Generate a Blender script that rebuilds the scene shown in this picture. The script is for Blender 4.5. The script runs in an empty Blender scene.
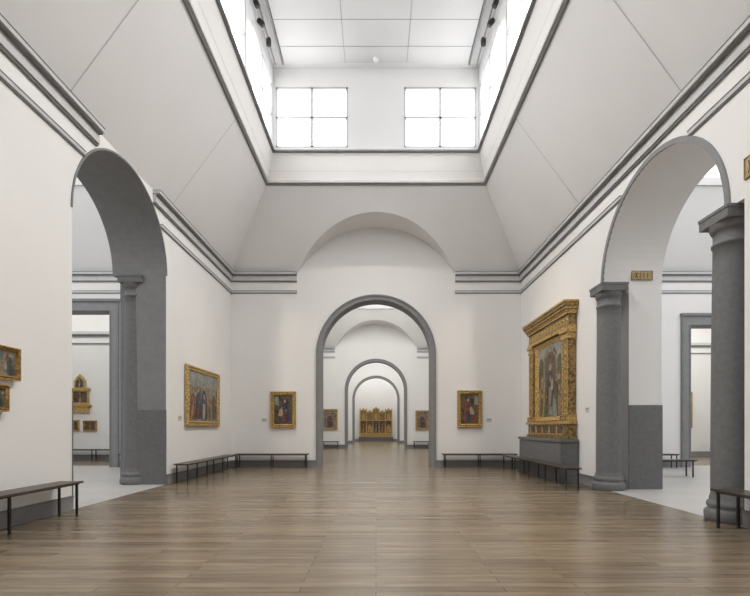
import bpy, bmesh, math, random
from mathutils import Vector, Matrix
random.seed(4)
scene = bpy.context.scene
COL = scene.collection

# ---------------------------------------------------------------- materials
def base_mat(name):
    m = bpy.data.materials.new(name); m.use_nodes = True
    nt = m.node_tree; nt.nodes.clear()
    out = nt.nodes.new('ShaderNodeOutputMaterial')
    p = nt.nodes.new('ShaderNodeBsdfPrincipled')
    nt.links.new(p.outputs[0], out.inputs[0])
    return m, nt, p

def noisy(name, c1, c2, scale=3.0, rough=0.7, metal=0.0, stretch=(1,1,1), detail=5, bump=0.0, lo=0.35, hi=0.65, spec=0.5):
    m, nt, p = base_mat(name)
    tc = nt.nodes.new('ShaderNodeTexCoord'); mp = nt.nodes.new('ShaderNodeMapping')
    mp.inputs['Scale'].default_value = stretch
    n = nt.nodes.new('ShaderNodeTexNoise'); n.inputs['Scale'].default_value = scale; n.inputs['Detail'].default_value = detail
    r = nt.nodes.new('ShaderNodeValToRGB')
    r.color_ramp.elements[0].position = lo; r.color_ramp.elements[0].color = (*c1, 1)
    r.color_ramp.elements[1].position = hi; r.color_ramp.elements[1].color = (*c2, 1)
    nt.links.new(tc.outputs['Object'], mp.inputs[0]); nt.links.new(mp.outputs[0], n.inputs['Vector'])
    nt.links.new(n.outputs[0], r.inputs[0]); nt.links.new(r.outputs[0], p.inputs['Base Color'])
    p.inputs['Roughness'].default_value = rough; p.inputs['Metallic'].default_value = metal
    p.inputs['Specular IOR Level'].default_value = spec
    if bump:
        b = nt.nodes.new('ShaderNodeBump'); b.inputs['Strength'].default_value = bump; b.inputs['Distance'].default_value = 0.01
        nt.links.new(n.outputs[0], b.inputs['Height']); nt.links.new(b.outputs[0], p.inputs['Normal'])
    return m

def emis(name, col, s):
    m = bpy.data.materials.new(name); m.use_nodes = True
    nt = m.node_tree; nt.nodes.clear()
    out = nt.nodes.new('ShaderNodeOutputMaterial'); e = nt.nodes.new('ShaderNodeEmission')
    e.inputs[0].default_value = (*col, 1); e.inputs[1].default_value = s
    nt.links.new(e.outputs[0], out.inputs[0]); return m

def wood_floor():
    m, nt, p = base_mat('oak_parquet')
    tc = nt.nodes.new('ShaderNodeTexCoord')
    br = nt.nodes.new('ShaderNodeTexBrick')
    br.inputs['Scale'].default_value = 1.0
    br.inputs['Brick Width'].default_value = 1.9; br.inputs['Row Height'].default_value = 0.13
    br.inputs['Mortar Size'].default_value = 0.004; br.inputs['Mortar Smooth'].default_value = 0.3
    br.inputs['Bias'].default_value = 0.0
    br.inputs['Color1'].default_value = (0.165, 0.122, 0.078, 1)
    br.inputs['Color2'].default_value = (0.262, 0.203, 0.136, 1)
    br.inputs['Mortar'].default_value = (0.06, 0.045, 0.032, 1)
    br.offset = 0.37; br.offset_frequency = 2
    nt.links.new(tc.outputs['Object'], br.inputs['Vector'])
    mp = nt.nodes.new('ShaderNodeMapping'); mp.inputs['Scale'].default_value = (0.8, 9, 1)
    n = nt.nodes.new('ShaderNodeTexNoise'); n.inputs['Scale'].default_value = 2.0; n.inputs['Detail'].default_value = 7
    r = nt.nodes.new('ShaderNodeValToRGB')
    r.color_ramp.elements[0].position = 0.3; r.color_ramp.elements[0].color = (0.70, 0.70, 0.71, 1)
    r.color_ramp.elements[1].position = 0.7; r.color_ramp.elements[1].color = (1.16, 1.15, 1.12, 1)
    mx = nt.nodes.new('ShaderNodeMix'); mx.data_type = 'RGBA'; mx.blend_type = 'MULTIPLY'; mx.inputs[0].default_value = 1
    nt.links.new(tc.outputs['Object'], mp.inputs[0]); nt.links.new(mp.outputs[0], n.inputs['Vector'])
    nt.links.new(n.outputs[0], r.inputs[0])
    nt.links.new(br.outputs['Color'], mx.inputs[6]); nt.links.new(r.outputs[0], mx.inputs[7])
    nt.links.new(mx.outputs[2], p.inputs['Base Color'])
    p.inputs['Roughness'].default_value = 0.27
    p.inputs['Specular IOR Level'].default_value = 0.5
    return m

def stone_floor():
    m, nt, p = base_mat('limestone_floor')
    tc = nt.nodes.new('ShaderNodeTexCoord')
    br = nt.nodes.new('ShaderNodeTexBrick')
    br.inputs['Scale'].default_value = 1.0
    br.inputs['Brick Width'].default_value = 1.2; br.inputs['Row Height'].default_value = 0.6
    br.inputs['Mortar Size'].default_value = 0.005
    br.inputs['Color1'].default_value = (0.46, 0.45, 0.43, 1); br.inputs['Color2'].default_value = (0.50, 0.49, 0.47, 1)
    br.inputs['Mortar'].default_value = (0.36, 0.35, 0.34, 1)
    nt.links.new(tc.outputs['Object'], br.inputs['Vector']); nt.links.new(br.outputs['Color'], p.inputs['Base Color'])
    p.inputs['Roughness'].default_value = 0.4
    return m

def painting_mat(name, cols, scale=3.0, seed=0.0):
    m, nt, p = base_mat(name)
    tc = nt.nodes.new('ShaderNodeTexCoord'); mp = nt.nodes.new('ShaderNodeMapping')
    mp.inputs['Location'].default_value = (seed, seed*1.7, seed*0.3)
    n = nt.nodes.new('ShaderNodeTexNoise'); n.inputs['Scale'].default_value = scale; n.inputs['Detail'].default_value = 4
    n.inputs['Distortion'].default_value = 1.2
    r = nt.nodes.new('ShaderNodeValToRGB'); cr = r.color_ramp
    k = len(cols)
    while len(cr.elements) < k: cr.elements.new(0.5)
    for i, c in enumerate(cols):
        cr.elements[i].position = 0.3 + 0.42*i/(k-1); cr.elements[i].color = (*c, 1)
    nt.links.new(tc.outputs['Object'], mp.inputs[0]); nt.links.new(mp.outputs[0], n.inputs['Vector'])
    nt.links.new(n.outputs[0], r.inputs[0]); nt.links.new(r.outputs[0], p.inputs['Base Color'])
    p.inputs['Roughness'].default_value = 0.45
    return m

M = {}
M['wall'] = noisy('white_plaster', (0.83,0.825,0.815), (0.855,0.85,0.84), 0.6, 0.85, spec=0.2)
M['slope'] = noisy('cove_plaster', (0.84,0.84,0.84), (0.87,0.87,0.87), 0.5, 0.9, spec=0.2)
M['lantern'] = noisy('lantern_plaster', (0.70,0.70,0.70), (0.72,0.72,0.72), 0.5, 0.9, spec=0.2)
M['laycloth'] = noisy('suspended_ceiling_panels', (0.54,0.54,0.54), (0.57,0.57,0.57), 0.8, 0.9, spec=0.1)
M['seam'] = noisy('panel_seam', (0.42,0.43,0.45), (0.46,0.47,0.49), 2, 0.9)
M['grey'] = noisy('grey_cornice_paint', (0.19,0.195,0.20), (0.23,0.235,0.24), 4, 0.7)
M['lgrey'] = noisy('light_grey_trim', (0.56,0.56,0.565), (0.60,0.60,0.605), 4, 0.75)
M['stone'] = noisy('grey_sandstone', (0.155,0.158,0.16), (0.185,0.188,0.19), 12, 0.7, bump=0.05, detail=9)
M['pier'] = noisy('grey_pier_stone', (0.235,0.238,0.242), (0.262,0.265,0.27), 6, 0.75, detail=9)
M['dado'] = noisy('dark_dado_stone', (0.145,0.147,0.15), (0.17,0.172,0.175), 10, 0.65, detail=9)
M['gold'] = noisy('gilded_wood', (0.28,0.17,0.05), (0.74,0.52,0.21), 22, 0.42, metal=0.4, bump=0.4)
M['dgold'] = noisy('aged_gilding', (0.08,0.055,0.022), (0.42,0.28,0.10), 14, 0.5, metal=0.3, bump=0.5)
M['bench'] = noisy('dark_bench_wood', (0.05,0.038,0.028), (0.08,0.06,0.045), 8, 0.35)
M['metal'] = noisy('black_steel', (0.03,0.028,0.026), (0.045,0.042,0.04), 8, 0.45, metal=0.5)
M['white'] = noisy('white_enamel', (0.7,0.7,0.7), (0.74,0.74,0.74), 3, 0.4)
M['frame'] = noisy('window_frame_paint', (0.44,0.445,0.45), (0.48,0.485,0.49), 3, 0.5)
M['wood'] = wood_floor(); M['sfloor'] = stone_floor()
M['pane'] = emis('daylit_frosted_glass', (0.99,0.99,1.0), 4.9)
M['sky_side'] = emis('laylight_side_rooms', (0.99,0.99,1.0), 2.5)
M['sky_second'] = emis('laylight_second', (1.0,0.99,0.96), 3.0)
M['sky_third'] = emis('laylight_third', (1.0,0.985,0.95), 4.0)
M['sky_fourth'] = emis('laylight_fourth', (1.0,0.98,0.94), 8.0)
M['glow_cab'] = emis('added_glow_cabinets', (1.0,0.985,0.94), 3.0)
M['sign'] = noisy('brass_sign', (0.36,0.27,0.11), (0.48,0.37,0.17), 6, 0.4, metal=0.2)
M['ink'] = noisy('dark_lettering', (0.05,0.04,0.03), (0.08,0.06,0.04), 6, 0.6)
M['label'] = noisy('label_card', (0.6,0.59,0.55), (0.66,0.65,0.61), 6, 0.7)
M['p_land'] = painting_mat('painted_panel_figures', [(0.03,0.025,0.02),(0.14,0.065,0.04),(0.30,0.24,0.15),(0.09,0.12,0.13),(0.38,0.34,0.26),(0.13,0.12,0.08)], 3.6, 1.0)
M['p_dark'] = painting_mat('painted_panel_dark', [(0.015,0.012,0.01),(0.045,0.036,0.026),(0.14,0.09,0.05),(0.07,0.07,0.05),(0.25,0.19,0.12)], 5, 5.0)
M['p_altar'] = painting_mat('altar_panel_paint', [(0.04,0.04,0.035),(0.12,0.12,0.10),(0.26,0.22,0.15),(0.35,0.33,0.27),(0.15,0.11,0.075)], 2.2, 9.0)
M['skin'] = noisy('painted_flesh', (0.36,0.25,0.16), (0.48,0.35,0.24), 12, 0.5)
M['blue'] = noisy('painted_ultramarine', (0.02,0.03,0.055), (0.05,0.065,0.10), 9, 0.5)
M['red'] = noisy('painted_vermilion', (0.11,0.035,0.022), (0.22,0.075,0.045), 9, 0.5)
M['ochre'] = noisy('painted_ochre', (0.20,0.14,0.06), (0.36,0.26,0.12), 9, 0.5)
M['green'] = noisy('painted_green', (0.055,0.065,0.04), (0.11,0.12,0.07), 9, 0.5)
M['psky'] = noisy('painted_sky', (0.18,0.21,0.21), (0.33,0.34,0.30), 4, 0.5)

# ---------------------------------------------------------------- builder
class B:
    def __init__(s): s.v=[]; s.f=[]; s.m=[]; s.s=[]; s.mats=[]
    def mi(s, k):
        if k not in s.mats: s.mats.append(k)
        return s.mats.index(k)
    def add(s, pts, faces, mat, smooth=False):
        o=len(s.v); s.v += [tuple(p) for p in pts]
        for i,f in enumerate(faces):
            s.f.append([o+j for j in f])
            s.m.append(s.mi(mat[i] if isinstance(mat,list) else mat)); s.s.append(smooth)
    def poly(s, pts, mat): s.add(pts,[list(range(len(pts)))],mat)
    def box(s,x0,x1,y0,y1,z0,z1,mat):
        x0,x1=sorted((x0,x1)); y0,y1=sorted((y0,y1)); z0,z1=sorted((z0,z1))
        p=[(x0,y0,z0),(x1,y0,z0),(x1,y1,z0),(x0,y1,z0),(x0,y0,z1),(x1,y0,z1),(x1,y1,z1),(x0,y1,z1)]
        s.add(p,[[0,3,2,1],[4,5,6,7],[0,1,5,4],[1,2,6,5],[2,3,7,6],[3,0,4,7]],mat)
    def prism(s, pts, a, b, axis, mat, sidemat=None, smooth=False):
        n=len(pts)
        def P(p,t):
            if axis=='y': return (p[0],t,p[1])
            if axis=='x': return (t,p[0],p[1])
            return (p[0],p[1],t)
        V=[P(p,a) for p in pts]+[P(p,b) for p in pts]
        faces=[list(range(n)),list(range(2*n-1,n-1,-1))]; mats=[mat,mat]
        for i in range(n):
            j=(i+1)%n; faces.append([i,j,n+j,n+i]); mats.append(sidemat[i] if sidemat else mat)
        s.add(V,faces,mats,smooth)
    def lathe(s, prof, mat, cx=0, cy=0, n=32, z0=0):
        V=[];F=[]
        for r,z in prof:
            for k in range(n):
                a=2*math.pi*k/n; V.append((cx+r*math.cos(a),cy+r*math.sin(a),z0+z))
        for i in range(len(prof)-1):
            for k in range(n):
                q=(k+1)%n; F.append([i*n+k,i*n+q,(i+1)*n+q,(i+1)*n+k])
        s.add(V,F,mat,True)
        s.add([V[k] for k in range(n)],[list(range(n-1,-1,-1))],mat)
        s.add([V[(len(prof)-1)*n+k] for k in range(n)],[list(range(n))],mat)
    def ringframe(s, x0,x1,z0,z1, prof, mat):
        loops=[[(x0+i,-d,z0+i),(x1-i,-d,z0+i),(x1-i,-d,z1-i),(x0+i,-d,z1-i)] for i,d in prof]
        V=[p for l in loops for p in l]; F=[]
        for i in range(len(loops)-1):
            for k in range(4):
                q=(k+1)%4; F.append([i*4+k,i*4+q,(i+1)*4+q,(i+1)*4+k])
        s.add(V,F,mat)
    def disc(s,cx,cz,rx,rz,y,mat,n=20):
        s.poly([(cx+rx*math.cos(2*math.pi*k/n),y,cz+rz*math.sin(2*math.pi*k/n)) for k in range(n)],mat)
    def flat(s,pts,y,mat): s.poly([(a,y,b) for a,b in pts],mat)
    def scale(s,sx,sy,sz): s.v=[(x*sx,y*sy,z*sz) for x,y,z in s.v]
    def obj(s,name,loc=(0,0,0),rz=0,fix=True,parent=None):
        me=bpy.data.meshes.new(name); me.from_pydata(s.v,[],s.f)
        for k in s.mats: me.materials.append(M[k])
        for i,p in enumerate(me.polygons): p.material_index=s.m[i]; p.use_smooth=s.s[i]
        me.update()
        if fix:
            bm=bmesh.new(); bm.from_mesh(me); bmesh.ops.recalc_face_normals(bm,faces=bm.faces); bm.to_mesh(me); bm.free()
        o=bpy.data.objects.new(name,me); COL.objects.link(o); o.location=loc; o.rotation_euler=(0,0,rz)
        if parent: o.parent=parent
        return o

# ---------------------------------------------------------------- dimensions
W=5.58; D=17.5; Y0=-2.5; ZC=7.46; ZL=9.89; INS=1.8; TW=1.42
DH=2.1; DS=4.32
LUN_A=3.0; LUN_Z=9.2
LR=(LUN_A**2+(LUN_Z-ZC)**2)/(2*(LUN_Z-ZC)); LZ0=LUN_Z-LR
LT=math.asin(LUN_A/LR)
lun=[(LR*math.sin(LT*(1-2*k/36)), LZ0+LR*math.cos(LT*(1-2*k/36))) for k in range(37)]

def arc(c,r,spring,n=40):
    return [(c-r*math.cos(math.pi*k/n), spring+r*math.sin(math.pi*k/n)) for k in range(n+1)]

def wall(b, a0,a1,z1, ops, t0,t1, axis, mat='wall', top=None):
    pts=[(a0,0)]; sm=[mat]
    for o in ops:
        c,hw,sp,nt,jm=o['c'],o['hw'],o['spring'],o.get('notch',0),o.get('jamb',mat)
        L=[(c-hw-nt,0)]
        if nt: L.append((c-hw-nt,sp))
        L += arc(c,hw,sp) if o.get('arch',True) else [(c-hw,sp),(c+hw,sp)]
        if nt: L.append((c+hw+nt,sp))
        L.append((c+hw+nt,0))
        pts+=L; sm += [jm]*(len(L)-1)+[mat]
    pts+=[(a1,0),(a1,z1)] ; sm+=[mat,mat]
    if top: pts+=top; sm+=[mat]*len(top)
    pts.append((a0,z1)); sm.append(mat)
    b.prism(pts,t0,t1,axis,mat,sm)

def archivolt(b,c,r,spring,w,t0,t1,axis,mat,legs=0.0,base=0.0):
    n=48
    outer=arc(c,r+w,spring,n); inner=arc(c,r,spring,n)
    if legs:
        outer=[(c-r-w,base)]+outer+[(c+r+w,base)]; inner=[(c-r,base)]+inner+[(c+r,base)]
    for i in range(len(outer)-1):
        b.prism([inner[i],outer[i],outer[i+1],inner[i+1]],t0,t1,axis,mat)

# ---------------------------------------------------------------- floor
b=B()
b.poly([(-W,Y0,0),(W,Y0,0),(W,18.1,0),(-W,18.1,0)],'wood')
b.poly([(-W,18.1,0),(W,18.1,0),(W,52,0),(-W,52,0)],'wood')
b.poly([(-20,Y0,0),(-W,Y0,0),(-W,18.1,0),(-20,18.1,0)],'sfloor')
b.poly([(W,Y0,0),(20,Y0,0),(20,18.1,0),(W,18.1,0)],'sfloor')
b.poly([(-20,18.1,0),(-W,18.1,0),(-W,28,0),(-20,28,0)],'wood')
b.poly([(W,18.1,0),(20,18.1,0),(20,28,0),(W,28,0)],'wood')
b.obj('floor',fix=False)

# ---------------------------------------------------------------- side walls with arches
LC=(8.35+12.09)/2; LRd=(12.09-8.35)/2; LSP=5.55
RC=9.2; RRd=1.95; RSP=4.98
b=B()
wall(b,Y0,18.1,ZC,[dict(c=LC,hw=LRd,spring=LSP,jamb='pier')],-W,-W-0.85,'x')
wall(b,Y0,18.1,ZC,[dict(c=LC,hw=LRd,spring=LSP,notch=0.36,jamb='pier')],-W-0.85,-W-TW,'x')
b.obj('wall_left')
b=B()
wall(b,Y0,18.1,ZC,[dict(c=RC,hw=RRd,spring=RSP,notch=0.36)],W,W+0.62,'x')
wall(b,Y0,18.1,ZC,[dict(c=RC,hw=RRd,spring=RSP)],W+0.62,W+TW,'x')
b.obj('wall_right')
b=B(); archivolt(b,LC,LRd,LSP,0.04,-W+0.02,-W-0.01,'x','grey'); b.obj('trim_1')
b=B(); archivolt(b,RC,RRd,RSP,0.10,W-0.03,W+0.01,'x','pier'); b.obj('trim_2')
b=B()
for ys,d in ((LC+LRd,-1),(LC-LRd,1)): b.box(-W+0.012,-W-0.85,ys,ys+d*0.02,0,1.98,'dado')
b.obj('trim_3')
b=B()
for ys,d in ((RC+RRd,-1),(RC-RRd,1)): b.box(W+0.60,W+TW+0.012,ys,ys+d*0.02,0,2.06,'dado')
b.obj('trim_4')

# ---------------------------------------------------------------- transverse walls
def cross_wall(name,y,door=True):
    b=B()
    wall(b,-W,W,ZC,[dict(c=0,hw=DH,spring=DS,jamb='pier')] if door else [],y,y+0.6,'y',top=lun)
    b.obj(name)
    if door:
        b=B()
        for t0,t1 in ((y-0.05,y+0.01),(y+0.59,y+0.65)):
            archivolt(b,0,DH,DS,0.2,t0,t1,'y','pier',1)
            archivolt(b,0,DH+0.14,DS,0.06,t0-0.03 if t0<y else t0,t1 if t0<y else t1+0.03,'y','grey',1)
        b.obj('trim_arch_'+name[5:])
cross_wall('wall_back',D)
cross_wall('wall_enfilade_second',33.7)
cross_wall('wall_enfilade_third',44.5)
cross_wall('wall_enfilade_end',51.0,False)
b=B(); b.box(-W-TW,W+TW,Y0-0.5,Y0,0,ZC,'wall'); b.obj('wall_front')
for n,(s) in (('wall_enfilade_left',-1),('wall_enfilade_right',1)):
    b=B(); b.box(s*W,s*(W+0.5),18.1,51.6,0,ZC,'wall'); b.obj(n)

# ---------------------------------------------------------------- coves
def coves(name,xl,xr,y0,y1,lun_back=False,lun_front=False,seams=True,end='sky_side'):
    b=B(); dz=ZL-ZC
    def sl(y,z,s): return y - s*INS*(z-ZC)/dz
    for (y,s,lf) in ((y1,1,lun_back),(y0,-1,lun_front)):
        yt=y-s*INS
        if lf:
            pts=[(xl,y,ZC),(-LUN_A,y,ZC)]+[(x,sl(y,z,s),z) for x,z in reversed(lun)][1:-1]+[(LUN_A,y,ZC),(xr,y,ZC),(xr-INS,yt,ZL),(xl+INS,yt,ZL)]
            b.poly(pts,'slope')
            for i in range(len(lun)-1):
                (xa,za),(xb,zb)=lun[i],lun[i+1]
                b.add([(xa,y,za),(xb,y,zb),(xb,sl(y,zb,s),zb),(xa,sl(y,za,s),za)],[[0,1,2,3]],'slope',False)
        else:
            b.poly([(xl,y,ZC),(xr,y,ZC),(xr-INS,yt,ZL),(xl+INS,yt,ZL)],'slope')
    b.poly([(xl,y0,ZC),(xl,y1,ZC),(xl+INS,y1-INS,ZL),(xl+INS,y0+INS,ZL)],'slope')
    b.poly([(xr,y0,ZC),(xr,y1,ZC),(xr-INS,y1-INS,ZL),(xr-INS,y0+INS,ZL)],'slope')
    if seams:
        y=y0+2.45
        while y<y1-2.3:
            for xs,s in ((xl,1),(xr,-1)):
                e=0.006
                b.poly([(xs+s*e,y-0.007,ZC-e),(xs+s*e,y+0.007,ZC-e),(xs+s*(INS+e),y+0.007,ZL-e),(xs+s*(INS+e),y-0.007,ZL-e)],'seam')
            y+=4.12
    b.obj(name,fix=False)
    if end:
        b=B(); a0,a1,c0,c1=xl+INS,xr-INS,y0+INS,y1-INS
        b.poly([(a0,c0,ZL+0.25),(a1,c0,ZL+0.25),(a1,c1,ZL+0.25),(a0,c1,ZL+0.25)],end)
        for (p,q,r,t) in ((a0-.02,a0+.05,c0,c1),(a1-.05,a1+.02,c0,c1),(a0,a1,c0-.02,c0+.05),(a0,a1,c1-.05,c1+.02)):
            b.box(p,q,r,t,ZL-0.03,ZL+0.27,'lgrey')
        nx=max(2,round((a1-a0)/1.6)); ny=max(2,round((c1-c0)/1.6))
        for i in range(1,nx): x=a0+(a1-a0)*i/nx; b.box(x-.02,x+.02,c0,c1,ZL+.2,ZL+.245,'frame')
        for i in range(1,ny): y=c0+(c1-c0)*i/ny; b.box(a0,a1,y-.02,y+.02,ZL+.2,ZL+.245,'frame')
        b.obj('ceiling_laylight_'+name[8:],fix=False)
coves('ceiling_main_cove',-W,W,Y0,D,True,False,True,None)
coves('ceiling_second_room',-W,W,18.1,33.7,True,True,False,'sky_second')
coves('ceiling_third_room',-W,W,34.3,44.5,True,True,False,'sky_third')
coves('ceiling_fourth_room',-W,W,45.1,51.0,True,True,False,'sky_fourth')
coves('ceiling_left_room',-19.0,-W-TW,0.5,D,False,False,True)
coves('ceiling_right_room',W+TW,19.0,0.5,D,False,False,True)

# ---------------------------------------------------------------- cornices
PROF=[(7.11,7.15,0.05,'grey'),(7.15,7.24,0.08,'lgrey'),(7.24,7.34,0.07,'lgrey'),(7.34,7.37,0.14,'grey'),(7.37,7.445,0.18,'lgrey'),(7.445,7.46,0.19,'grey')]
LOW=[(6.67,6.695,0.03,'grey'),(6.695,6.76,0.05,'lgrey'),(6.76,6.775,0.06,'grey')]
def run(b,prof,axis,pos,s,a0,a1):
    for z0,z1,d,m in prof:
        if axis=='y': b.box(pos,pos+s*d,a0,a1,z0,z1,m)
        else: b.box(a0,a1,pos,pos+s*d,z0,z1,m)
def chord(r,sp,z):
    return math.sqrt(max(0,r*r-(z-sp)**2))
def base(b,axis,pos,s,a0,a1,h=0.26):
    if axis=='y':
        b.box(pos,pos+s*0.03,a0,a1,0,h,'pier'); b.box(pos,pos+s*0.045,a0,a1,h-0.03,h,'grey')
    else:
        b.box(a0,a1,pos,pos+s*0.03,0,h,'pier'); b.box(a0,a1,pos,pos+s*0.045,h-0.03,h,'grey')
b=B()
cl=chord(LRd+0.05,LSP,7.1)+0.02
run(b,PROF,'y',-W,1,Y0,LC-cl); run(b,PROF,'y',-W,1,LC+cl,D)
c2=chord(LRd+0.05,LSP,6.7)
run(b,LOW,'y',-W,1,Y0,LC-c2); run(b,LOW,'y',-W,1,LC+c2,D)
b.obj('trim_cornice_left')
b=B()
run(b,PROF,'y',W,-1,Y0,D)
c2=chord(RRd+0.1,RSP,6.7)
run(b,LOW,'y',W,-1,Y0,RC-c2); run(b,LOW,'y',W,-1,RC+c2,D)
b.obj('trim_cornice_right')
for nm,y in (('trim_cornice_back',D),('trim_cornice_second',33.7),('trim_cornice_third',44.5),('trim_cornice_end',51.0)):
    b=B()
    for s in (-1,1):
        run(b,PROF,'x',y,-1,s*3.04,s*W); run(b,LOW,'x',y,-1,s*3.04,s*W)
    b.obj(nm)
b=B()
for s in (-1,1):
    for a0,a1 in ((18.1,33.7),(34.3,44.5),(45.1,51.0)):
        run(b,PROF,'y',s*W,-s,a0,a1); run(b,LOW,'y',s*W,-s,a0,a1)
b.obj('trim_cornice_enfilade')
b=B(); base(b,'y',-W,1,Y0,LC-LRd); base(b,'y',-W,1,LC+LRd,D); b.obj('baseboard_left')
b=B(); base(b,'y',W,-1,Y0,RC-RRd-0.36); base(b,'y',W,-1,RC+RRd+0.36,D); b.obj('baseboard_right')
b=B()
for s in (-1,1): base(b,'x',D,-1,s*(DH+.2),s*W)
b.obj('baseboard_back')
b=B()
for s in (-1,1):
    for y in (33.7,44.5): base(b,'x',y,-1,s*(DH+.2),s*W)
    for a0,a1 in ((18.1,33.7),(34.3,44.5),(45.1,51.0)): base(b,'y',s*W,-s,a0,a1)
base(b,'x',51.0,-1,-W,W)
b.obj('baseboard_enfilade')

# ---------------------------------------------------------------- lantern
LX=3.49; LY1=15.41; LY0=Y0+INS+0.29
ZS=10.91; ZW0=11.0; ZW1=13.05; ZT=13.69; TH=0.22
ox,oy1,oy0=W-INS,D-INS,Y0+INS
b=B()
o=[(-ox,oy0,ZL),(ox,oy0,ZL),(ox,oy1,ZL),(-ox,oy1,ZL)]; i_=[(-LX,LY0,ZS-.03),(LX,LY0,ZS-.03),(LX,LY1,ZS-.03),(-LX,LY1,ZS-.03)]
for k in range(4):
    q=(k+1)%4; b.add([o[k],o[q],i_[q],i_[k]],[[0,1,2,3]],'wall')
def ring(b,hx,ya,yb,w,z0,z1,mat):
    b.box(-hx,-hx+w,ya,yb,z0,z1,mat); b.box(hx-w,hx,ya,yb,z0,z1,mat)
    b.box(-hx+w,hx-w,ya,ya+w,z0,z1,mat); b.box(-hx+w,hx-w,yb-w,yb,z0,z1,mat)
ring(b,ox+0.02,oy0-.02,oy1+.02,0.06,ZL-0.02,ZL+0.03,'grey')
ring(b,ox-0.01,oy0+.01,oy1-.01,0.09,ZL+0.03,ZL+0.10,'lgrey')
ring(b,ox-0.06,oy0+.06,oy1-.06,0.06,ZL+0.40,ZL+0.43,'lgrey')
ring(b,LX+0.12,LY0-.12,LY1+.12,0.20,ZS-0.08,ZS-0.03,'grey')
ring(b,LX+0.12,LY0-.12,LY1+.12,0.17,ZS-0.03,ZS+0.02,'lgrey')
b.obj('trim_lantern_base',fix=False)

def win_wall(name,axis,pos,s,a0,a1,wins,wn):
    b=B()
    def bx(b,u0,u1,t0,t1,z0,z1,m):
        if axis=='y': b.box(pos+s*t0,pos+s*t1,u0,u1,z0,z1,m)
        else: b.box(u0,u1,pos+s*t0,pos+s*t1,z0,z1,m)
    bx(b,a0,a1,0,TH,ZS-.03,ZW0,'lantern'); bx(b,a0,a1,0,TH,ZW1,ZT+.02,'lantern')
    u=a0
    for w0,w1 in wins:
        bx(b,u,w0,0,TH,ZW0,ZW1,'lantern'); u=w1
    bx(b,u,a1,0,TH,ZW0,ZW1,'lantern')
    b.obj(name)
    for w0,w1 in wins:
        b=B(); e=0.06; c=(w0+w1)/2; zc=(ZW0+ZW1)/2
        for (p,q,z0,z1) in ((w0,w0+e,ZW0,ZW1),(w1-e,w1,ZW0,ZW1),(w0,w1,ZW0,ZW0+e),(w0,w1,ZW1-e,ZW1),(c-.04,c+.04,ZW0,ZW1),(w0,w1,zc-.03,zc+.03)):
            bx(b,p,q,0.01,0.13,z0,z1,'frame')
        bx(b,w0,w1,0.14,0.16,ZW0,ZW1,'pane')
        b.obj('window_%d'%wn); wn+=1
    return wn
wins_b=[(-3.4,-0.95),(0.95,3.4)]
wn=win_wall('wall_lantern_back','x',LY1,1,-LX,LX,wins_b,1)
wn=win_wall('wall_lantern_front','x',LY0,-1,-LX,LX,wins_b,wn)
ws=[]; y=LY1-0.12
while y-2.45>LY0: ws.append((y-2.45,y)); y-=2.45+0.65
ws=ws[::-1]
wn=win_wall('wall_lantern_left','y',-LX,-1,LY0-TH,LY1+TH,ws,wn)
wn=win_wall('wall_lantern_right','y',LX,1,LY0-TH,LY1+TH,ws,wn)
b=B()
b.box(-LX-TH,LX+TH,LY0-TH,LY1+TH,ZT,ZT+0.2,'lantern')
b.obj('ceiling')
b=B()
px=3.05
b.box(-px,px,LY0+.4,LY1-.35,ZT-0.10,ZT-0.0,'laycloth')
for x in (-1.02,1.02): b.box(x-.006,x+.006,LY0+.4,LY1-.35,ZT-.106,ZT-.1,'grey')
y=LY1-1.0
while y>LY0+.5:
    b.box(-px,px,y-.006,y+.006,ZT-.106,ZT-.1,'grey'); y-=0.95
b.obj('ceiling_suspended_panels')
b=B()
for s in (-1,1): b.box(s*3.07,s*3.12,LY0+.4,LY1-.3,ZT-.14,ZT-.005,'grey')
b.obj('trim_ceiling_edge')
b=B(); b.lathe([(0.02,0.0),(0.09,0.02),(0.1,0.07),(0.1,0.1)],'white',n=20); b.obj('smoke_detector',loc=(0,14.9,ZT-0.2))

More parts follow.
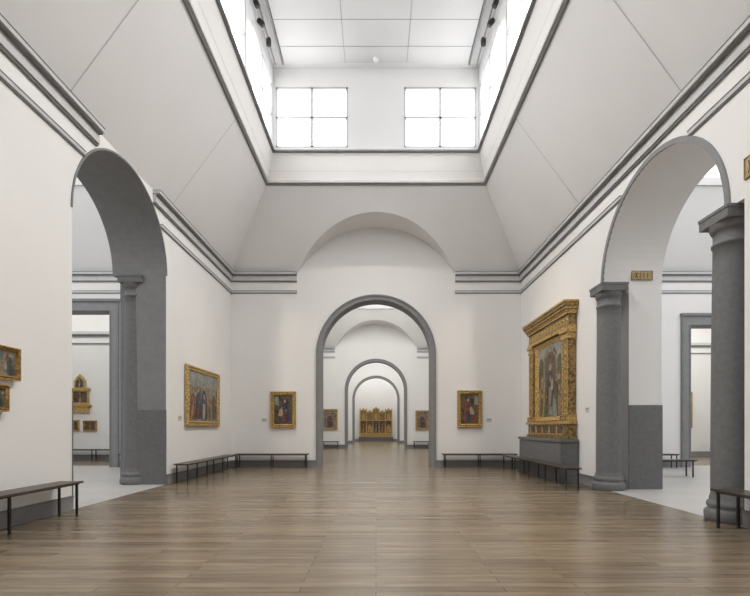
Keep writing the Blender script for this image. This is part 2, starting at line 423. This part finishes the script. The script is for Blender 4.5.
# ---------------------------------------------------------------- side rooms
def side_room(s,tag,op0,op1,oz,beyond):
    xi=s*(W+TW); xo=s*19.0
    b=B()
    a,c=sorted((xi,xo)); o0,o1=sorted((s*op0,s*op1))
    wall(b,a,c,ZC,[dict(c=(o0+o1)/2,hw=(o1-o0)/2,spring=oz,arch=False,jamb='pier')],D,D+0.6,'y')
    b.obj('wall_%s_room_back'%tag)
    b=B(); b.box(xo,xo+s*.4,0.5,D+.6,0,ZC,'wall'); b.obj('wall_%s_room_outer'%tag)
    b=B(); b.box(a,c,0.1,0.5,0,ZC,'wall'); b.obj('wall_%s_room_front'%tag)
    b=B(); run(b,PROF,'x',D,-1,a,c); run(b,LOW,'x',D,-1,a,c)
    run(b,PROF,'y',xo,-s,.5,D); b.obj('trim_cornice_%s_room'%tag)
    b=B(); base(b,'x',D,-1,a,o0-.3); base(b,'x',D,-1,o1+.3,c); b.obj('baseboard_%s_room'%tag)
    b=B(); fw=0.34
    b.box(o0-fw,o0,D-.08,D,0,oz+fw,'pier'); b.box(o1,o1+fw,D-.08,D,0,oz+fw,'pier'); b.box(o0,o1,D-.08,D,oz,oz+fw,'pier')
    b.box(o0-fw-.03,o1+fw+.03,D-.14,D,oz+fw,oz+fw+.1,'grey')
    b.box(o0-fw,o0-fw+.07,D-.1,D-.08,0,oz+fw,'grey'); b.box(o1+fw-.07,o1+fw,D-.1,D-.08,0,oz+fw,'grey')
    b.box(o0-.05,o0,D-.1,D-.08,0,oz,'grey'); b.box(o1,o1+.05,D-.1,D-.08,0,oz,'grey')
    b.obj('trim_doorway_%s_room'%tag)
    b=B(); b.box(a,c,beyond,beyond+.4,0,7.6,'wall'); b.obj('wall_%s_cabinet_back'%tag)
    b=B(); b.box(xo,xo+s*.4,D+.6,beyond+.4,0,7.6,'wall'); b.obj('wall_%s_cabinet_outer'%tag)
    b=B(); b.poly([(a,D+.6,7.6),(c,D+.6,7.6),(c,beyond,7.6),(a,beyond,7.6)],'wall')
    b.obj('ceiling_%s_cabinet'%tag,fix=False)
    b=B(); b.box(a+1.2,c-1.2,D+1.3,beyond-.7,7.45,7.58,'glow_cab'); b.box(a+1.1,c-1.1,D+1.2,D+1.3,7.42,7.6,'lgrey'); b.box(a+1.1,c-1.1,beyond-.7,beyond-.6,7.42,7.6,'lgrey')  # unseen glowing panel, added to light the room beyond the doorway
    b.obj('ceiling_added_glow_%s_cabinet'%tag)
    b=B()
    run(b,[(5.75,5.85,.06,'grey'),(5.85,5.98,.12,'lgrey'),(5.40,5.46,.04,'grey')],'x',beyond,-1,a,c)
    b.obj('trim_cornice_%s_cabinet'%tag)
    b=B(); base(b,'x',beyond,-1,a,c); b.obj('baseboard_%s_cabinet'%tag)
side_room(-1,'left',10.2,14.8,6.0,21.2)
side_room(1,'right',12.05,15.0,5.45,24.0)

# ---------------------------------------------------------------- stone columns
def column(h,loc):
    b=B(); r=0.285
    b.lathe([(r+.07,0),(r+.09,.03),(r+.09,.15),(r+.07,.18),(r+.03,.20),(r+.05,.23),(r+.06,.27),(r+.045,.31),(r+.02,.33),(r+.02,.37),(r,.43)],'stone',n=48)
    H=h
    prof=[(r,.43)]
    for k in range(1,17):
        t=k/16; prof.append((r*(1-0.11*t**1.8),.43+(H-.98)*t))
    rt=prof[-1][0]; z=prof[-1][1]
    prof+=[(rt+.022,z+.01),(rt+.022,z+.05),(rt,z+.06),(rt,z+.22),(rt+.02,z+.23),(rt+.045,z+.29),(rt+.055,z+.36)]
    b.lathe(prof,'stone',n=48)
    a=rt+.058
    b.box(-a,a,-a,a,z+.36,H,'stone')
    b.box(-a-.012,a+.012,-a-.012,a+.012,H-.05,H,'stone')
    return b.obj('stone_column',loc=loc)
column(RSP-0.002,(W+0.12,RC+RRd-0.0,0))
column(RSP-0.002,(W+0.17,RC-RRd+0.10,0))
column(LSP-0.002,(-W-0.85-0.08,LC+LRd+0.22,0))
column(LSP-0.002,(-W-0.85-0.08,LC-LRd-0.22,0))

# ---------------------------------------------------------------- paintings
def picture(b,w,h,fw,cm,frame='gold'):
    b.box(-w/2+.01,w/2-.01,-0.03,0,.01,h-.01,'dgold')
    b.ringframe(-w/2,w/2,0,h,[(0,0),(0,.06),(fw*.12,.085),(fw*.3,.085),(fw*.42,.05),(fw*.62,.06),(fw*.75,.085),(fw*.88,.07),(fw,.035)],frame)
    b.add([(-w/2+fw-.005,-.037,fw-.005),(w/2-fw+.005,-.037,fw-.005),(w/2-fw+.005,-.037,h-fw+.005),(-w/2+fw-.005,-.037,h-fw+.005)],[[0,1,2,3]],cm)
def smooth_poly(pts,n=3):
    for _ in range(n):
        q=[]
        for i in range(len(pts)):
            a=pts[i]; c=pts[(i+1)%len(pts)]
            q+=[(a[0]*.75+c[0]*.25,a[1]*.75+c[1]*.25),(a[0]*.25+c[0]*.75,a[1]*.25+c[1]*.75)]
        pts=q
    return pts
def figure(b,x,z,s,y,robe,robe2=None,halo=True,lean=0.0):
    L=lambda p:[(x+(u+lean*v)*s,z+v*s) for u,v in p]
    b.flat(smooth_poly(L([(-.24,0),(.26,0),(.22,.30),(.20,.55),(.13,.72),(.05,.80),(-.05,.80),(-.14,.72),(-.20,.52),(-.17,.30)])),y,robe)
    if robe2:
        b.flat(smooth_poly(L([(-.12,.02),(.05,.0),(.10,.35),(.06,.68),(-.05,.70),(-.08,.40)])),y-.001,robe2)
        b.flat(smooth_poly(L([(-.18,.58),(-.10,.62),(.08,.50),(.10,.44),(.02,.42),(-.15,.50)])),y-.0015,robe)
    if halo: b.disc(x+lean*.86*s,z+.88*s,.095*s,.10*s,y-.001,'ochre')
    b.disc(x+lean*.88*s,z+.895*s,.062*s,.075*s,y-.0015,'p_dark')
    b.disc(x+(.005+lean*.86)*s,z+.87*s,.045*s,.065*s,y-.002,'skin')
    b.disc(x+.09*s,z+.5*s,.04*s,.022*s,y-.002,'skin')
WALLR={'back':0,'left':math.pi/2,'right':-math.pi/2}
G=0.024   # hanging gap behind framed works
G2=0.008

b=B(); w,h=2.75,1.82; picture(b,w,h,.17,'p_land'); Y=-.040
b.flat([(-1.2,1.25),(1.2,1.2),(1.2,1.65),(-1.2,1.65)],Y,'psky')
b.flat([(-1.2,.9),(-.7,1.35),(-.2,1.1),(.3,1.45),(.8,1.1),(1.2,1.3),(1.2,.7),(-1.2,.7)],Y-.0008,'p_altar')
for x,z,s,r,q,l in ((-.95,.25,.95,'red','ochre',.1),(-.5,.22,1.05,'blue','red',.05),(0,.2,1.2,'blue','skin',0),(.5,.22,1.0,'ochre','green',-.05),(.92,.25,1.0,'p_dark','red',-.1)):
    figure(b,x,z,s,Y-.002,r,q,False,l)
b.obj('framed_figure_painting',loc=(-W+G,14.6,1.55),rz=WALLR['left'])
b=B(); w,h=.98,1.40; picture(b,w,h,.15,'p_dark')
figure(b,.02,.2,.95,-.040,'blue','red',False,.05); figure(b,-.12,.45,.38,-.044,'skin',None,False,.2)
b.flat([(-.32,.9),(-.16,.85),(-.18,1.2),(-.32,1.2)],-.039,'psky')
b.obj('framed_madonna_painting',loc=(-3.56,D-G,1.5),rz=0)
b=B(); w,h=.95,1.42; picture(b,w,h,.14,'p_dark')
figure(b,-.02,.2,.98,-.040,'red','blue',False,-.05); figure(b,.1,.5,.36,-.044,'skin',None,False,-.2)
b.flat([(.16,.9),(.32,.85),(.32,1.2),(.18,1.2)],-.039,'psky')
b.obj('framed_madonna_painting',loc=(3.59,D-G,1.52),rz=0)
for (yy,z,w,h) in ((6.50,2.22,1.05,.50),(6.38,1.74,.85,.40)):
    b=B(); picture(b,w,h,.06,'p_land')
    for k in range(4):
        figure(b,-.36*w+k*.24*w,.07,h*.66+.02*(k%2),-.04,('red','blue','ochre','green')[k],('ochre','skin','red','blue')[k],False,(.1,.05,-.05,-.1)[k])
    b.obj('small_framed_painting',loc=(-W+G,yy,z),rz=WALLR['left'])
for (x,y,z,w,h) in ((-3.42,33.7,1.35,1.15,1.55),(3.42,33.7,1.35,1.0,1.45)):
    b=B(); picture(b,w,h,.13,'p_land'); figure(b,0,.18,h*.72,-.04,'red','blue')
    b.obj('framed_saint_painting',loc=(x,y-G,z),rz=0)
for s,nm in ((-1,'framed_altar_panel'),(1,'framed_panel_painting')):
    for y,w,h in ((21.5,1.6,1.2),(25,1.2,1.5),(29.5,1.9,1.3),(38,1.3,1.2)):
        b=B(); picture(b,w,h,.14,'p_land'); figure(b,-.25,.2,h*.65,-.04,'blue','red'); figure(b,.25,.2,h*.65,-.04,'ochre','green')
        b.obj(nm,loc=(s*(W-G),y,1.45),rz=-s*math.pi/2)
yb=21.2
b=B()
b.box(-.42,.42,-.10,0,0,.30,'gold'); b.box(-.50,.50,-.14,0,.30,.40,'gold')
b.ringframe(-.4,.4,.4,1.05,[(0,0),(0,.1),(.05,.1),(.08,.05)],'gold'); b.box(-.36,.36,-.045,0,.44,1.0,'p_dark'); figure(b,0,.45,.5,-.05,'red','ochre')
b.box(-.46,.46,-.13,0,1.05,1.15,'gold')
b.prism([(-.26,1.15),(.26,1.15),(.26,1.5),(.12,1.68),(0,1.8),(-.12,1.68),(-.26,1.5)],-.09,0,'y','gold')
b.prism([(-.18,1.2),(.18,1.2),(.18,1.45),(0,1.66),(-.18,1.45)],-.1,-.085,'y','p_dark')
figure(b,0,1.2,.4,-.103,'blue','skin')
b.obj('gilded_altarpiece_fragment',loc=(-13.75,yb-G2,2.2))
for x,w,h,z in ((-14.05,.5,.52,1.35),(-13.3,.62,.5,1.35)):
    b=B(); picture(b,w,h,.07,'p_dark'); figure(b,0,.08,h*.7,-.04,'red','ochre'); b.obj('small_gilded_panel',loc=(x,yb-G2,z))
b=B(); picture(b,1.5,1.9,.16,'p_dark'); figure(b,0,.25,1.4,-.04,'red','blue'); b.obj('framed_portrait_painting',loc=(15.9,24.0-G2,1.5))

# ---------------------------------------------------------------- large renaissance altarpiece, right wall
b=B()
hw=1.75
b.box(-hw-.05,hw+.05,-.34,0,0,.07,'dgold'); b.box(-hw,hw,-.28,0,.07,.42,'dgold')
b.box(-hw-.08,hw+.08,-.36,0,.42,.50,'gold')
for k in range(5):
    x=-1.2+k*.6; b.add([(x-.24,-.285,.12),(x+.24,-.285,.12),(x+.24,-.285,.38),(x-.24,-.285,.38)],[[0,1,2,3]],'p_dark')
    b.ringframe(x-.27,x+.27,.09,.41,[(0,.28),(0,.31),(.03,.31),(.04,.285)],'gold')
b.box(-1.35,1.35,-.10,0,.5,3.15,'dgold')
b.add([(-1.12,-.11,.6),(1.12,-.11,.6),(1.12,-.11,3.02),(-1.12,-.11,3.02)],[[0,1,2,3]],'p_altar')
b.ringframe(-1.24,1.24,.50,3.13,[(0,.1),(0,.18),(.04,.22),(.10,.17),(.14,.14),(.17,.115)],'gold')
Y=-.114
b.flat([(-1.1,1.9),(1.1,1.9),(1.1,2.98),(-1.1,2.98)],Y,'psky')
b.flat(smooth_poly([(-1.09,1.5),(-.62,1.5),(-.5,2.3),(-.8,2.75),(-1.09,2.4)],2),Y-.0005,'green')
b.flat(smooth_poly([(1.09,1.5),(.62,1.5),(.5,2.3),(.8,2.7),(1.09,2.3)],2),Y-.0005,'green')
b.flat([(-.62,.62),(.62,.62),(.62,2.5),(.5,2.75),(.25,2.92),(-.25,2.92),(-.5,2.75),(-.62,2.5)],Y-.001,'p_land')
b.flat([(-.46,.8),(.46,.8),(.46,2.4),(.35,2.62),(.15,2.75),(-.15,2.75),(-.35,2.62),(-.46,2.4)],Y-.0015,'p_dark')
b.flat([(-1.1,.62),(1.1,.62),(1.1,.85),(-1.1,.85)],Y-.001,'ochre')
b.flat([(-.45,.7),(.45,.7),(.4,1.15),(-.4,1.15)],Y-.002,'p_altar')
figure(b,0,1.0,1.45,Y-.004,'blue','ochre'); figure(b,.12,1.5,.45,Y-.009,'skin',None,False,.25)
figure(b,-.8,.68,1.4,Y-.004,'ochre','green',True,.06); figure(b,.8,.68,1.4,Y-.004,'p_dark','ochre',True,-.06)
figure(b,-.42,.66,.75,Y-.008,'green',None,False,.15); figure(b,.42,.66,.75,Y-.008,'psky',None,False,-.15)
for s in (-1,1):
    x=s*1.5
    b.box(x-.25,x+.25,-.32,0,.5,.68,'gold'); b.box(x-.21,x+.21,-.25,0,.68,2.92,'dgold')
    b.ringframe(x-.2,x+.2,.52,.66,[(0,.32),(0,.34),(.02,.34),(.03,.325)],'dgold')
    b.box(x-.24,x+.24,-.30,0,2.88,2.96,'gold'); b.box(x-.27,x+.27,-.34,0,3.06,3.15,'gold'); b.box(x-.22,x+.22,-.28,0,2.96,3.06,'gold')
    for k in range(11):
        z=.80+k*.19; w_=.10 if k%2 else .06
        b.disc(x,z,w_,.07,-.253,'gold',12)
        b.lathe([(.001,0),(.055 if k%2 else .03,.03),(.001,.09)],'gold',cx=x,cy=-.25,n=10,z0=z)
        for q in (-1,1): b.lathe([(.001,0),(.028,.03),(.001,.07)],'gold',cx=x+q*.10,cy=-.25,n=8,z0=z+.07)
    b.ringframe(x-.20,x+.20,.70,2.87,[(0,.25),(0,.28),(.025,.28),(.035,.25)],'gold')
b.box(-hw-.02,hw+.02,-.30,0,3.15,3.25,'gold'); b.box(-hw,hw,-.26,0,3.25,3.58,'dgold')
for k in range(14):
    x=-1.62+k*.25
    b.disc(x,3.415,.085,.11,-.263,'gold',12); b.lathe([(.001,0),(.05,.05),(.001,.12)],'gold',cx=x,cy=-.26,n=8,z0=3.36)
    b.flat([(x+.09,3.3),(x+.16,3.3),(x+.125,3.53)],-.264,'gold')
b.box(-hw-.05,hw+.05,-.32,0,3.58,3.64,'gold')
for k in range(30):
    x=-hw+k*(2*hw/29); b.box(x-.03,x+.03,-.36,0,3.64,3.71,'gold')
b.box(-hw-.09,hw+.09,-.40,0,3.71,3.78,'gold'); b.box(-hw-.13,hw+.13,-.45,0,3.78,3.88,'dgold'); b.box(-hw-.16,hw+.16,-.48,0,3.88,3.94,'gold')
b.scale(.93,.85,.97)
ALT=b.obj('renaissance_altarpiece',loc=(W-G,14.25,1.21),rz=WALLR['right'])
b=B(); b.box(-1.78,1.78,-.48,0,0,1.12,'dado'); b.box(-1.82,1.82,-.52,0,1.12,1.20,'stone'); b.box(-1.82,1.82,-.51,0,0,.14,'stone')
b.obj('stone_altar_table',loc=(W-.046,14.25,0),rz=WALLR['right'])

# ---------------------------------------------------------------- far gilded altarpiece
b=B(); HW=1.75
b.box(-HW,HW,-.5,0,0,.32,'gold')
b.box(-HW-.06,HW+.06,-.55,0,.32,.42,'gold')
xs=[-1.4,-.7,0,.7,1.4]
for k,x in enumerate(xs):
    top=2.95 if k in (0,4) else (2.75 if k in (1,3) else 3.1)
    b.box(x-.33,x+.33,-.12,0,.42,top,'dgold')
    b.prism([(x-.33,top),(x+.33,top),(x+.18,top+.1),(x,top+.28),(x-.18,top+.1)],-.14,0,'y','gold')
    b.prism([(x-.25,.5)]+[(x-.25*math.cos(math.pi*i/12),1.45+.3*math.sin(math.pi*i/12)) for i in range(13)]+[(x+.25,.5)],-.14,-.12,'y','p_dark')
    figure(b,x,.5,1.05,-.145,['red','gold','blue','red','gold'][k],'ochre')
    b.box(x-.33,x+.33,-.28,0,1.82,1.9,'gold')
    figure(b,x,1.93,.75,-.125,['gold','red','gold','red','gold'][k],'ochre')
    for i in range(3): b.lathe([(.03,0),(.03,.06),(.001,.12)],'gold',cx=x-.2+.2*i,cy=-.12,n=8,z0=top+.02)
for x in (-1.75,-1.05,-.35,.35,1.05,1.75):
    b.lathe([(.07,0),(.07,.05),(.045,.08),(.045,1.3),(.07,1.36),(.08,1.42)],'gold',cx=x,cy=-.2,n=12,z0=.42)
    b.lathe([(.05,0),(.035,.05),(.035,1.0),(.06,1.1),(.001,1.35)],'gold',cx=x,cy=-.15,n=12,z0=1.9)
b.obj('gilded_winged_altarpiece',loc=(0,50.9,.5))
b=B(); b.box(-1.9,1.9,-.7,0,0,.42,'dado'); b.box(-1.95,1.95,-.75,0,.42,.5,'stone'); b.obj('altar_plinth',loc=(0,50.95,0))

# ---------------------------------------------------------------- benches
def bench(L,loc,rz,wd=.40,h=.53):
    b=B()
    b.box(-L/2,L/2,-wd/2,wd/2,h-.03,h,'bench')
    for s in (-1,1): b.box(-L/2+.03,L/2-.03,s*(wd/2-.07),s*(wd/2-.05),h-.055,h-.03,'metal')
    n=max(2,round(L/1.3)+1)
    for k in range(n):
        x=-L/2+.10+(L-.2)*k/(n-1)
        for s in (-1,1):
            b.box(x-.017,x+.017,s*(wd/2-.05)-.015,s*(wd/2-.05)+.015,0,h-.03,'metal')
        b.box(x-.012,x+.012,-wd/2+.05,wd/2-.05,h-.055,h-.03,'metal')
    return b.obj('gallery_bench',loc=loc,rz=rz)
def bench_y(x,y0,y1,h=.53): bench(y1-y0,(x,(y0+y1)/2,0),math.pi/2,h=h)
def bench_x(y,x0,x1): bench(x1-x0,((x0+x1)/2,y,0),0)
bench_y(-W+.30,3.4,7.9,.58)
bench_y(-W+.30,12.3,16.75)
bench_x(D-.30,-5.3,-2.55)
bench_x(D-.30,2.5,5.3)
bench_y(W-.80,11.0,16.6)
bench_y(W-.30,2.6,6.92,.58)
bench_x(D-.4,7.6,11.3) ; bench_x(D-.4,-9.6,-7.3)
bench_x(21.2-.35,-17,-11.5)
bench_x(24-.35,10.0,14.5)
bench_x(33.7-.35,-5,-2.7); bench_x(33.7-.35,2.7,5)
bench(1.5,(9.0,14.0,0),0)
# ---------------------------------------------------------------- signs and labels
def sign(w,h,loc,rz,txt='XIII'):
    b=B(); b.box(-w/2,w/2,-.02,0,0,h,'sign'); b.ringframe(-w/2,w/2,0,h,[(0,0),(0,.03),(.015,.03),(.02,.02)],'dgold')
    u=h*.6; n=len(txt); st=w*.7/n
    for i,ch in enumerate(txt):
        x=-w*.35+st*(i+.5); z0=h*.2; t=.010; d=-.024
        if ch=='I': b.flat([(x-t,z0),(x+t,z0),(x+t,z0+u),(x-t,z0+u)],d,'ink')
        if ch in 'X':
            q=st*.32
            b.flat([(x-q-t,z0),(x-q+t,z0),(x+q+t,z0+u),(x+q-t,z0+u)],d,'ink'); b.flat([(x+q-t,z0),(x+q+t,z0),(x-q+t,z0+u),(x-q-t,z0+u)],d-.001,'ink')
        if ch=='V':
            q=st*.32
            b.flat([(x-t,z0),(x+t,z0),(x-q+t,z0+u),(x-q-t,z0+u)],d,'ink'); b.flat([(x-t,z0),(x+t,z0),(x+q+t,z0+u),(x+q-t,z0+u)],d-.001,'ink')
    b.obj('room_number_sign',loc=loc,rz=rz)
sign(.52,.22,(6.50,RC+RRd-.01,5.12),0)
sign(.42,.32,(W,6.66,5.24),WALLR['right'],'XII')
def label(loc,rz):
    b=B(); b.box(-.10,.10,-.012,0,0,.15,'label'); b.box(-.085,.085,-.0135,-.012,.10,.115,'ink'); b.box(-.085,.04,-.0135,-.012,.07,.08,'ink')
    b.obj('wall_label',loc=loc,rz=rz)
label((-4.3,D,1.72),0); label((4.35,D,1.72),0); label((-W,12.95,1.7),WALLR['left']); label((W,12.0,1.9),WALLR['right'])

# ---------------------------------------------------------------- track lights, with added fill floods
def aim(o,src,dst):
    o.rotation_euler=(Vector(dst)-Vector(src)).to_track_quat('-Z','Y').to_euler()
def track(s):
    x=s*3.30
    b=B(); b.box(-.02,.02,LY0+.3,LY1-.5,ZT-.30,ZT-.26,'grey')
    y=LY0+1.5
    while y<LY1-.5: b.box(-.008,.008,y-.008,y+.008,ZT-.26,ZT,'metal'); y+=2.2
    return b.obj('lighting_track',loc=(x,0,0))
tracks={s:track(s) for s in (-1,1)}
def spot(s,y,dst,power,blend=.6,size=22,col=(1.0,.80,.58),soft=.08):
    x=s*3.30; src=(x,y,ZT-.42)
    e=bpy.data.objects.new('track_spot_or_fill',None); COL.objects.link(e); e.location=(0,y,ZT-.42); e.parent=tracks[s]
    b=B(); b.box(-.02,.02,-.02,.02,.03,.13,'metal'); b.obj('bracket',parent=e)
    b=B(); b.lathe([(.055,-.02),(.075,.0),(.075,.16),(.06,.2),(.03,.22)],'metal',n=20)
    h=b.obj('housing',parent=e); aim(h,src,dst)
    l=bpy.data.lights.new('lamp','SPOT'); l.energy=power; l.color=col; l.spot_size=math.radians(size); l.spot_blend=blend; l.shadow_soft_size=soft
    lo=bpy.data.objects.new('lamp',l); COL.objects.link(lo); lo.parent=e
    d=(Vector(dst)-Vector(src)).normalized(); lo.location=d*(.06+soft); aim(lo,src,dst)
spot(-1,14.0,(-3.56,D,1.6),950,1.0,26); spot(1,14.0,(3.59,D,1.6),950,1.0,26)
spot(-1,13.3,(W,14.4,3.2),1100,1.0,30); spot(1,13.3,(-W,14.6,2.4),650,1.0,28)
spot(1,9.0,(-W,6.6,2.2),300,1.0,30)
for s in (-1,1):
    for y in (1.2,4.6,8.0,10.6,12.7):
        spot(s,y,(-s*2.8,y+(1.5 if y<10 else -.3),0),620,1.0,112,(1.0,.965,.92),.12)  # wide floods added as fill to brighten the hall below the lantern

# ---------------------------------------------------------------- world, camera
wd=bpy.data.worlds.new('World'); scene.world=wd; wd.use_nodes=True
bg=wd.node_tree.nodes['Background']; bg.inputs[0].default_value=(.85,.92,1,1); bg.inputs[1].default_value=.6
cam=bpy.data.cameras.new('camera'); co=bpy.data.objects.new('camera',cam); COL.objects.link(co)
co.location=(0,0,1.5); co.rotation_euler=(math.pi/2,0,0)
cam.sensor_width=36; cam.lens=455/750*36; cam.shift_y=(428-298)/750; cam.shift_x=-(376-375)/750
cam.clip_start=.05; cam.clip_end=200
scene.camera=co
scene.view_settings.view_transform='Standard'
